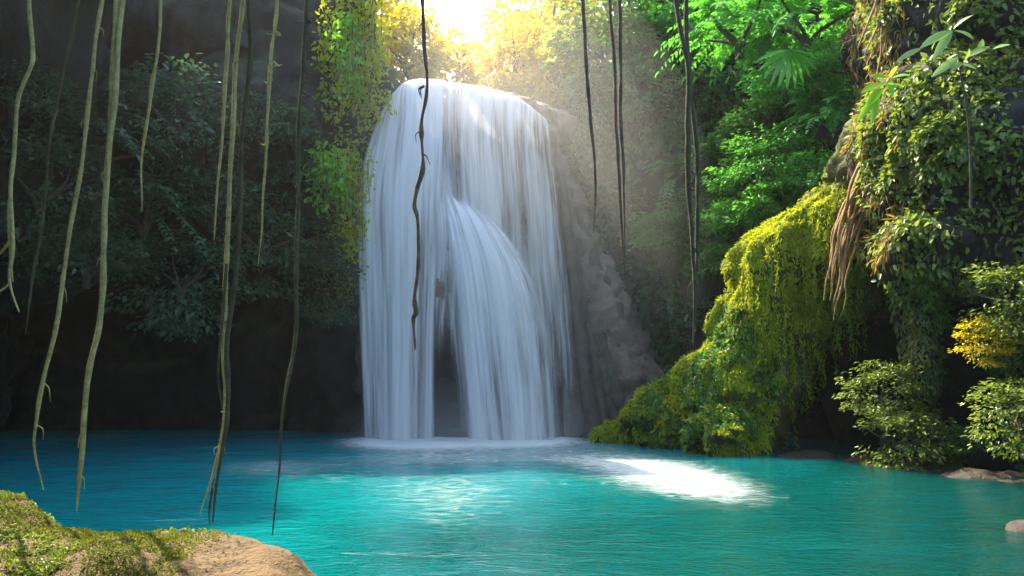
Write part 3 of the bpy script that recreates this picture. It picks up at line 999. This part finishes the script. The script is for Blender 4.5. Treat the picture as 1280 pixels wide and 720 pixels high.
# foot of the right bank
for a in [
    (1100, 490, 18.9, 40, 'loose1', 'olive', "olive leaved shrub over the dark hollow left of the mossy pillar"),
    (1130, 548, 18.4, 46, 'loose2', 'olive', "leafy shrub at the foot of the mossy pillar by the water"),
    (1232, 425, 16.4, 30, 'loose1', 'yellow', "golden yellow leaved shrub hanging over the right hand hollow"),
    (1262, 370, 16.2, 50, 'loose2', 'olive', "olive shrub just above the golden leaves"),
    (1275, 520, 15.8, 48, 'loose1', 'olive', "olive loose leaved shrub at the water on the far right"),
    (1205, 555, 18.2, 30, 'fine2', 'deep', "small dark shrub deep in the right hand hollow"),
]:
    shrub(*a)

# left cliff, dim
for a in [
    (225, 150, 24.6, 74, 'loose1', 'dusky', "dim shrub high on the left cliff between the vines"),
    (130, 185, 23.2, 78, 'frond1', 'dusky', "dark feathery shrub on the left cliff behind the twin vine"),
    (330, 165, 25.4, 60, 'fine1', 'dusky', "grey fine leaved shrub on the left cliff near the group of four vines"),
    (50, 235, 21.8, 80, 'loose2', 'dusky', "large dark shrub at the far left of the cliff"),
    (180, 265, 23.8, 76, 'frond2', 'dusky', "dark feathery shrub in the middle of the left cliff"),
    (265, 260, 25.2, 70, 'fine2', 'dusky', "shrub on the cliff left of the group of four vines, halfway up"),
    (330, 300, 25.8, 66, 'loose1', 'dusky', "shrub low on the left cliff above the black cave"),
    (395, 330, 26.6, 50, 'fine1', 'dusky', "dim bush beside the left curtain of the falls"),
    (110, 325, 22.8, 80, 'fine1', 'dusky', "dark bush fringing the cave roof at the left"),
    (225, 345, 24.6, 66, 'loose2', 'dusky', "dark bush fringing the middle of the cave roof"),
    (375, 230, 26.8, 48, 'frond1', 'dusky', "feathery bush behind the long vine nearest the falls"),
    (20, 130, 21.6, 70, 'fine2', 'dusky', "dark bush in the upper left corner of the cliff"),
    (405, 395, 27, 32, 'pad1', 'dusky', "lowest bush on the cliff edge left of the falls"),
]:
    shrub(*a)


# trailing creepers on the lit edge left of the falls
def creeper(name, label, cat, px0, py0, px1, py1, Y, n, mat, size, seed, spread):
    rg = np.random.default_rng(seed)
    o = thing(name, label, cat, (0, 0, 0))
    A, B = Acc(), Acc()
    for k in range(n):
        t0 = rg.random()
        x = px0 + (px1 - px0) * t0 + rg.normal() * spread
        top = py0 + rg.random() * (py1 - py0) * .45
        bot = top + (py1 - top) * (.35 + .65 * rg.random())
        y_ = Y + rg.normal() * .25
        pts = np.array([P(x + rg.normal() * 3, top, y_ + .3), P(x + rg.normal() * 4, (top + bot) / 2, y_), P(x + rg.normal() * 6, bot, y_ - .1)])
        B.add(*tube_vf(pts, [.018, .014, .006], 16, 5, .1, .04, seed + k))
        L = np.linalg.norm(pts[2] - pts[0])
        m_ = int(L / .035)
        C = catmull(pts, m_) + rg.normal(size=(m_, 3)) * .15
        keep = vnoise(np.stack([np.linspace(0, L * 1.4, m_), np.full(m_, k * 3.3), np.zeros(m_)], 1)) + .9 * (1 - np.linspace(0, 1, m_)) > .15
        keep[0] = True
        C = C[keep]; m_ = len(C)
        dv = rg.normal(size=(m_, 3)) * .7 + np.array([0, -.3, -.8])
        A.add(*leaves(C, dv, rg.normal(size=(m_, 3)) + np.array([0, -.5, .7]), size * (.6 + .8 * rg.random(m_)), size * .5))
    link("foliage", A.mesh("foliage"), M[mat], o)
    link("stem", B.mesh("stem"), M['vine_dark'], o)
    return o


creeper("hanging_creeper", "yellow creeper trailing down the cliff edge at the top left of the falls", "creeper", 420, -40, 470, 175, 27.2, 34, 'limeyellow', .2, 1, 9)
creeper("hanging_creeper", "olive creeper trailing beside the left edge of the upper falls", "creeper", 425, 160, 452, 345, 26.9, 26, 'limeyellow', .18, 2, 7)
creeper("hanging_creeper", "dusky creeper hanging at the lower left edge of the falls", "creeper", 400, 270, 440, 400, 26.8, 18, 'olive', .14, 3, 6)


def fern(name, label, px, py, Y, n, length, leaf, mat, seed, droop=.9, face=(0, -1, .2)):
    rg = np.random.default_rng(seed)
    o = thing(name, label, "fern", tuple(P(px, py, Y)))
    for k in range(n):
        d = nrmz(np.array(face) + rg.normal(size=3) * .75)
        L = length * (.6 + .6 * rg.random()); m_ = 16
        t = np.linspace(0, 1, m_)
        pos = d[None] * t[:, None] * L
        pos[:, 2] -= droop * L * t ** 2
        tg = nrmz(np.gradient(pos, axis=0))
        sd = nrmz(np.cross(tg, [0.05, .1, 1.0]))
        up = np.cross(sd, tg)
        A = Acc()
        pr = leaf * np.sin(np.pi * (.1 + .86 * t)) ** .7
        for sg in (-1, 1):
            A.add(*leaves(pos, sd * sg + tg * .5, up, pr, pr * .36))
        A.add(*tube_vf(pos, [.012, .008, .003], 16, 5))
        link("frond", A.mesh("frond"), M[mat], o)
    return o


creeper("hanging_creeper", "brilliant lime green tuft trailing down the cliff left of the falls", "creeper", 396, 178, 424, 265, 25.6, 20, 'lime', .24, 4, 6)
creeper("hanging_creeper", "bright lime strand high on the cliff edge above the brilliant tuft", "creeper", 428, 20, 440, 130, 26.5, 9, 'lime', .22, 5, 5)


def big_leaf(L, W, bend, nseg=7):
    t = np.linspace(0, 1, nseg)
    w = W * .5 * np.sin(np.pi * np.clip(t * .93 + .04, 0, 1)) ** .85
    c = np.stack([t * L, 0 * t, -bend * L * t ** 2], 1)
    V = []
    for i in range(nseg):
        V += [c[i] + [0, w[i], w[i] * .28], c[i], c[i] + [0, -w[i], w[i] * .28]]
    F = []
    for i in range(nseg - 1):
        for j in (0, 1):
            a = i * 3 + j
            F.append((a, a + 1, a + 4, a + 3))
    return np.array(V), np.array(F)


def aim_leaf(base, tip, W, bend, roll, mat, parent, origin):
    base, tip = np.asarray(base), np.asarray(tip)
    L = np.linalg.norm(tip - base)
    x = (tip - base) / L
    nrm = np.array([0.1, -.75, .65]) + np.array(roll)
    y = nrmz(np.cross(nrm, x)); z = np.cross(x, y)
    V, F = big_leaf(L, W, bend)
    V = base - origin + V[:, 0:1] * x + V[:, 1:2] * y + V[:, 2:3] * z
    return link("leaf", mesh_np("leaf", V, F), M[mat], parent)


# broad leaved sapling against the dark wall
o0 = P(1196, 140, 15)
sap = thing("sapling", "broad leaved sapling with a star of long pale leaves against the dark wall", "plant", tuple(o0))
V, F = tube_vf([P(1215, 260, 15.6) - o0, P(1210, 150, 15.2) - o0, P(1200, 90, 14.9) - o0, P(1192, 40, 14.8) - o0], [.03, .022, .015, .008], 30, 6, .1, .02, 5)
link("stem", mesh_np("stem", V, F), M['bark'], sap)
for (bx, by, tx, ty, w, mt) in [
    (1190, 38, 1153, 54, .20, 'pale'), (1190, 38, 1169, 69, .17, 'pale'), (1192, 38, 1218, 46, .26, 'pale'), (1192, 36, 1214, 17, .15, 'pale'), (1190, 36, 1179, 24, .13, 'pale'),
    (1198, 72, 1168, 92, .16, 'pale'), (1202, 78, 1190, 86, .12, 'pale'), (1206, 72, 1236, 56, .17, 'pale'), (1206, 76, 1213, 62, .12, 'pale'), (1200, 80, 1220, 84, .14, 'pale'),
    (1152, 60, 1122, 73, .13, 'pale'), (1240, 62, 1262, 54, .14, 'pale'), (1222, 66, 1230, 48, .12, 'pale')]:
    aim_leaf(P(bx, by, 14.85), P(tx, ty, 14.6), w, .12, RNG.normal(size=3) * .25, mt, sap, o0)
V, F = tube_vf([P(1200, 90, 14.9) - o0, P(1175, 70, 14.85) - o0, P(1152, 60, 14.85) - o0], [.012, .01, .006], 20, 5)
link("twig", mesh_np("twig", V, F), M['bark'], sap)
V, F = tube_vf([P(1200, 90, 14.9) - o0, P(1222, 68, 14.85) - o0, P(1242, 60, 14.85) - o0], [.012, .01, .006], 20, 5)
link("twig", mesh_np("twig", V, F), M['bark'], sap)

o0 = P(1108, 112, 17.5)
sap2 = thing("sapling", "small light green seedling perched at the top of the orange roots", "plant", tuple(o0))
V, F = tube_vf([P(1096, 135, 17.6) - o0, P(1104, 112, 17.5) - o0, P(1114, 96, 17.4) - o0], [.02, .015, .008], 20, 6)
link("stem", mesh_np("stem", V, F), M['bark'], sap2)
for (bx, by, tx, ty, w) in [(1112, 98, 1092, 92, .22), (1113, 98, 1120, 80, .14), (1114, 98, 1136, 91, .16), (1112, 100, 1116, 117, .14), (1108, 104, 1078, 110, .26), (1104, 110, 1085, 128, .2), (1106, 106, 1130, 104, .13), (1100, 116, 1074, 146, .18), (1098, 122, 1090, 150, .16)]:
    aim_leaf(P(bx, by, 17.45), P(tx, ty, 17.1), w, .15, RNG.normal(size=3) * .3, 'lime', sap2, o0)

# fan leaved fern among the bright boughs
o0 = P(987, 62, 23)
fan = thing("fan_palm", "fan of drooping finger leaves among the bright green boughs", "plant", tuple(o0))
for k in range(11):
    a = math.pi * (1.02 + .96 * k / 10)
    aim_leaf(P(987, 62, 23), P(987 + 40 * math.cos(a), 66 - 40 * math.sin(a), 22.7), .17, .2, (0, 0, 0), 'green', fan, o0)
V, F = tube_vf([P(1000, 20, 23.6) - o0, P(992, 40, 23.2) - o0, np.zeros(3)], [.025, .02, .012], 16, 6)
link("stem", mesh_np("stem", V, F), M['bark'], fan)

# ================================================================== VINES
limb = thing("overhanging_limb", "thick mossy limb stretching above the pool from which the vines hang", "branch", (0, 0, 0))
V, F = tube_vf([(-11, 5.5, 11), (-7, 6.3, 9.6), (-3, 6.9, 8.8), (0, 7.4, 8.5), (3.2, 8.6, 8.3), (6, 10, 8.6)], [.42, .36, .3, .24, .15, .06], 90, 12, .1, .1, 9)
link("limb_wood", mesh_np("limb_wood", V, F), M['bark'], limb)


def limb_at(x):
    xs = [-11, -7, -3, 0, 3.2, 6]
    return np.array([x, np.interp(x, xs, [5.5, 6.3, 6.9, 7.4, 8.6, 10]), np.interp(x, xs, [11, 9.6, 8.8, 8.5, 8.3, 8.6])])


VINES = [
    # path, depth, width px, material, knob, label
    ([(42, 0), (41, 60), (38, 82), (18, 128), (12, 190), (13, 250), (18, 310), (16, 350), (25, 390)], 6.4, 7, 'vine_pale', .1, "far left vine that kinks sideways and ends in a forked tip"),
    ([(95, 0), (80, 100), (65, 180), (52, 280), (36, 360), (28, 418)], 8.0, 5, 'vine_dark', .1, "thin dim vine second from the left edge"),
    ([(128, 0), (112, 100), (101, 200), (86, 290), (66, 430), (48, 520), (41, 558), (52, 612)], 6.6, 6.5, 'vine_pale', .1, "long pale vine that curls at its tip just above the boulder"),
    ([(153, 0), (141, 120), (133, 220), (128, 350), (113, 480), (102, 585), (96, 640)], 6.6, 9, 'vine_pale', .1, "thickest pale vine reaching right down to the boulder"),
    ([(199, 0), (189, 110), (179, 200), (175, 265)], 8.2, 5.5, 'vine_pale', .12, "short pale vine ending in mid air right of the thickest vine"),
    ([(291, 0), (282, 90), (276, 200), (268, 300)], 8.0, 6, 'vine_pale', .12, "short vine leftmost in the tight group of four"),
    ([(304, 0), (297, 100), (291, 200), (287, 330), (279, 450), (274, 560), (252, 642)], 7.2, 7.5, 'vine_pale', .1, "long vine in the tight group whose tip swings left over the water"),
    ([(314, 0), (306, 110), (300, 190), (296, 330), (283, 460), (277, 560), (264, 655)], 7.0, 8.5, 'vine_dark', .1, "longest and darkest vine of the tight group, pressed against its neighbour"),
    ([(345, 0), (339, 110), (335, 200), (322, 330)], 8.0, 5.5, 'vine_pale', .18, "rough short vine right of the tight group with a leafy node"),
    ([(383, 0), (379, 130), (374, 280), (370, 380), (354, 520), (335, 670)], 7.0, 6.5, 'vine_dark', .12, "long vine nearest the falls on the left, its thin tip by the sandy boulder end"),
    ([(531, 0), (532, 100), (527, 150), (530, 180), (531, 208), (524, 235), (520, 256), (524, 275), (524, 330), (519, 372), (521, 390), (518, 400), (521, 437)], 8.0, 6.5, 'vine_brown', .3, "knobbly brown vine hanging alone in front of the falls"),
    ([(730, 0), (736, 110), (743, 220), (741, 292)], 8.5, 6.5, 'vine_brown', .12, "single brown vine right of the falls that ends highest"),
    ([(763, 0), (768, 100), (772, 200), (778, 310), (788, 372)], 8.5, 6, 'vine_brown', .12, "left one of two thin brown vines, bending right at its tip"),
    ([(772, 0), (777, 120), (780, 230), (782, 335)], 8.7, 6.5, 'vine_brown', .12, "straighter right one of two thin brown vines"),
    ([(846, 0), (857, 80), (862, 200), (867, 330), (865, 432)], 8.6, 9, 'vine_dark', .1, "left and longer of two thick dark vines before the leafy bank"),
    ([(859, 0), (862, 100), (871, 200), (870, 310), (868, 415)], 8.8, 8, 'vine_dark', .1, "right one of two thick dark vines before the leafy bank"),
]
for k, (path, Yd, wpx, mt, kb, lab) in enumerate(VINES):
    pts = [P(x, y, Yd + .03 * math.sin(i * 2 + k)) for i, (x, y) in enumerate(path)]
    d = pts[0] - pts[1]
    d = d / d[2]
    up1 = pts[0] + d * 1.0
    lb = limb_at(up1[0])
    lb[2] -= .1
    allp = [lb, (lb * .5 + up1 * .5) + np.array([.03, 0, 0]), up1] + pts
    r = wpx / FPX * Yd * .39
    rad = [r * 1.15] * 3 + [r] * (len(pts) - 2) + [r * .75, r * .28]
    o = thing("vine", lab, "vine", tuple(lb), 0, "vines hanging over the pool")
    V, F = tube_vf([np.asarray(p) - lb for p in allp], rad, 220, 9, kb * 1.5, .035, k + 2)
    link("vine_stem", mesh_np("vine_stem", V, F), M[mt], o)

    def twig(pth, w, mm=mt, yy=Yd):
        A_, B_ = tube_vf([P(x, y, yy) - lb for x, y in pth], [w / FPX * yy * .5, w / FPX * yy * .4, w / FPX * yy * .15], 40, 6, .15, .01, k)
        link("side_shoot", mesh_np("side_shoot", A_, B_), M[mm], o)
    if k == 0:
        twig([(17, 296), (8, 310), (-4, 322)], 5); twig([(15, 352), (8, 360), (-2, 366)], 4); twig([(13, 250), (12, 320), (15, 352)], 4)
    if k == 3:
        twig([(146, 0), (139, 100), (134, 190), (132, 230)], 7); twig([(104, 540), (100, 548), (98, 560)], 3)
    if k == 7:
        twig([(284, 330), (277, 410), (272, 470), (277, 512)], 4.5); twig([(266, 610), (262, 640), (262, 658)], 3.5)
    if k in (2, 3, 6, 7, 10, 14):
        rg = np.random.default_rng(k + 60)
        ys = [q_[1] for q_ in path]; xs = [q_[0] for q_ in path]
        for j in range(6):
            y = ys[0] + 20 + (ys[-1] - ys[0] - 60) * rg.random(); x = np.interp(y, ys, xs)
            sg = rg.choice([-1, 1]); ln = 10 + 16 * rg.random()
            twig([(x, y), (x + sg * (4 + 4 * rg.random()), y + ln * .3), (x + sg * (3 + 6 * rg.random()), y + ln)], 1.8)
    if k in (8, 9):
        rg = np.random.default_rng(k)
        for j in range(5):
            fx_ = rg.random()
            i0 = 1 if k == 8 else 0
            x = np.interp(fx_, [0, 1], [path[0][0], path[i0 + 1][0]]); y = np.interp(fx_, [0, 1], [path[0][1] + 20, path[i0 + 1][1]])
            twig([(x, y), (x + rg.choice([-1, 1]) * 6, y + 5), (x + rg.choice([-1, 1]) * 11, y + 3)], 3)

# ================================================================== HAZE, SKY, SUN
hm, nt, out = new_mat("valley_haze")
pv = N(nt, "ShaderNodeVolumePrincipled")
pv.inputs["Color"].default_value = (.96, .95, .93, 1)
pv.inputs["Density"].default_value = .0003
pv.inputs["Anisotropy"].default_value = .5
nt.links.new(pv.outputs[0], out.inputs["Volume"])
hx0, hx1, hy0, hy1, hz0, hz1 = -165, 165, -85, 245, -4, 40
V = np.array([(x, y, z) for z in (hz0, hz1) for y in (hy0, hy1) for x in (hx0, hx1)], dtype=float)
F = np.array([(0, 2, 3, 1), (4, 5, 7, 6), (0, 1, 5, 4), (2, 6, 7, 3), (0, 4, 6, 2), (1, 3, 7, 5)])
tag(link("haze", mesh_np("haze", V, F, False), hm), "pale sunlit mist filling the gorge", "mist", kind="stuff")

# spray hanging round the falls
mm, nt, out = new_mat("falls_spray")
pv = N(nt, "ShaderNodeVolumePrincipled")
pv.inputs["Color"].default_value = (.97, .96, .95, 1)
pv.inputs["Density"].default_value = .008
pv.inputs["Anisotropy"].default_value = .35
nt.links.new(pv.outputs[0], out.inputs["Volume"])
for sc_, lab in ((1.0, "faint outer veil of spray drifting round the falls"), (.82, "soft spray hanging in the air in front of the falls"), (.62, "thickest spray close against the falling water")):
    V, F = blob_vf((-.2, 27.0, 7.0), (7.2 * sc_, 5.0 * sc_, 10.0 * sc_))
    V[:, 2] = np.maximum(V[:, 2], .15 + (1 - sc_) * .1)
    me = bpy.data.meshes.new("mist"); me.from_pydata(V.tolist(), [], F)
    tag(link("mist", me, mm), lab, "mist", kind="stuff")

m3, n3, o3 = new_mat("splash_spray")
p3 = N(n3, "ShaderNodeVolumePrincipled")
p3.inputs["Density"].default_value = .035
p3.inputs["Color"].default_value = (.97, .97, .97, 1)
n3.links.new(p3.outputs[0], o3.inputs["Volume"])
for rx_, ry_, rz_, lab in ((4.6, 1.3, 1.7, "thin spray rising at the foot of the falls"), (4.0, 1.1, 1.1, "low white spray over the foam at the foot of the falls"), (3.4, .9, .6, "densest spray lying on the foam line below the falls")):
    V3_, F3_ = blob_vf((-1.3, 26.2, .2), (rx_, ry_, rz_))
    V3_[:, 2] = np.maximum(V3_[:, 2], .07 + .01 * rz_)
    me3 = bpy.data.meshes.new("mist"); me3.from_pydata(V3_.tolist(), [], F3_)
    tag(link("mist", me3, m3), lab, "mist", kind="stuff")

SUN_AZ, SUN_EL = -38.0, 52.0        # degrees left of straight ahead, above the horizon
w = bpy.data.worlds.new("World")
scene.world = w
w.use_nodes = True
nt = w.node_tree
nt.nodes.clear()
wo = nt.nodes.new("ShaderNodeOutputWorld")
bg = nt.nodes.new("ShaderNodeBackground")
sky = nt.nodes.new("ShaderNodeTexSky")
sky.sky_type = 'NISHITA'
sky.sun_disc = False
sky.sun_elevation = R(SUN_EL)
sky.sun_rotation = R(SUN_AZ)
sky.dust_density = 3.0
nt.links.new(sky.outputs[0], bg.inputs[0])
bg.inputs[1].default_value = .15
nt.links.new(bg.outputs[0], wo.inputs[0])

sl = bpy.data.lights.new("sun", 'SUN')
sl.energy = 3.1
sl.angle = R(.5)
sl.color = (1.0, .89, .66)
so = bpy.data.objects.new("sun", sl)
COL.objects.link(so)
sd = Vector((math.sin(R(SUN_AZ)) * math.cos(R(SUN_EL)), math.cos(R(SUN_AZ)) * math.cos(R(SUN_EL)), math.sin(R(SUN_EL))))
so.rotation_euler = sd.to_track_quat('Z', 'Y').to_euler()
so.location = (0, 0, 60)

scene.view_settings.view_transform = 'Standard'
scene.view_settings.look = 'None'
scene.view_settings.exposure = 2.2
scene.view_settings.gamma = 1.0
scene.view_settings.use_curve_mapping = False
scene.render.engine = 'CYCLES'
cy = scene.cycles
cy.use_denoising = True
try:
    cy.denoiser = 'OPENIMAGEDENOISE'
except Exception:
    pass
cy.max_bounces = 8
cy.diffuse_bounces = 3
cy.glossy_bounces = 2
cy.transmission_bounces = 4
cy.volume_bounces = 1
cy.transparent_max_bounces = 24
cy.caustics_reflective = False
cy.caustics_refractive = False
cy.sample_clamp_indirect = 6
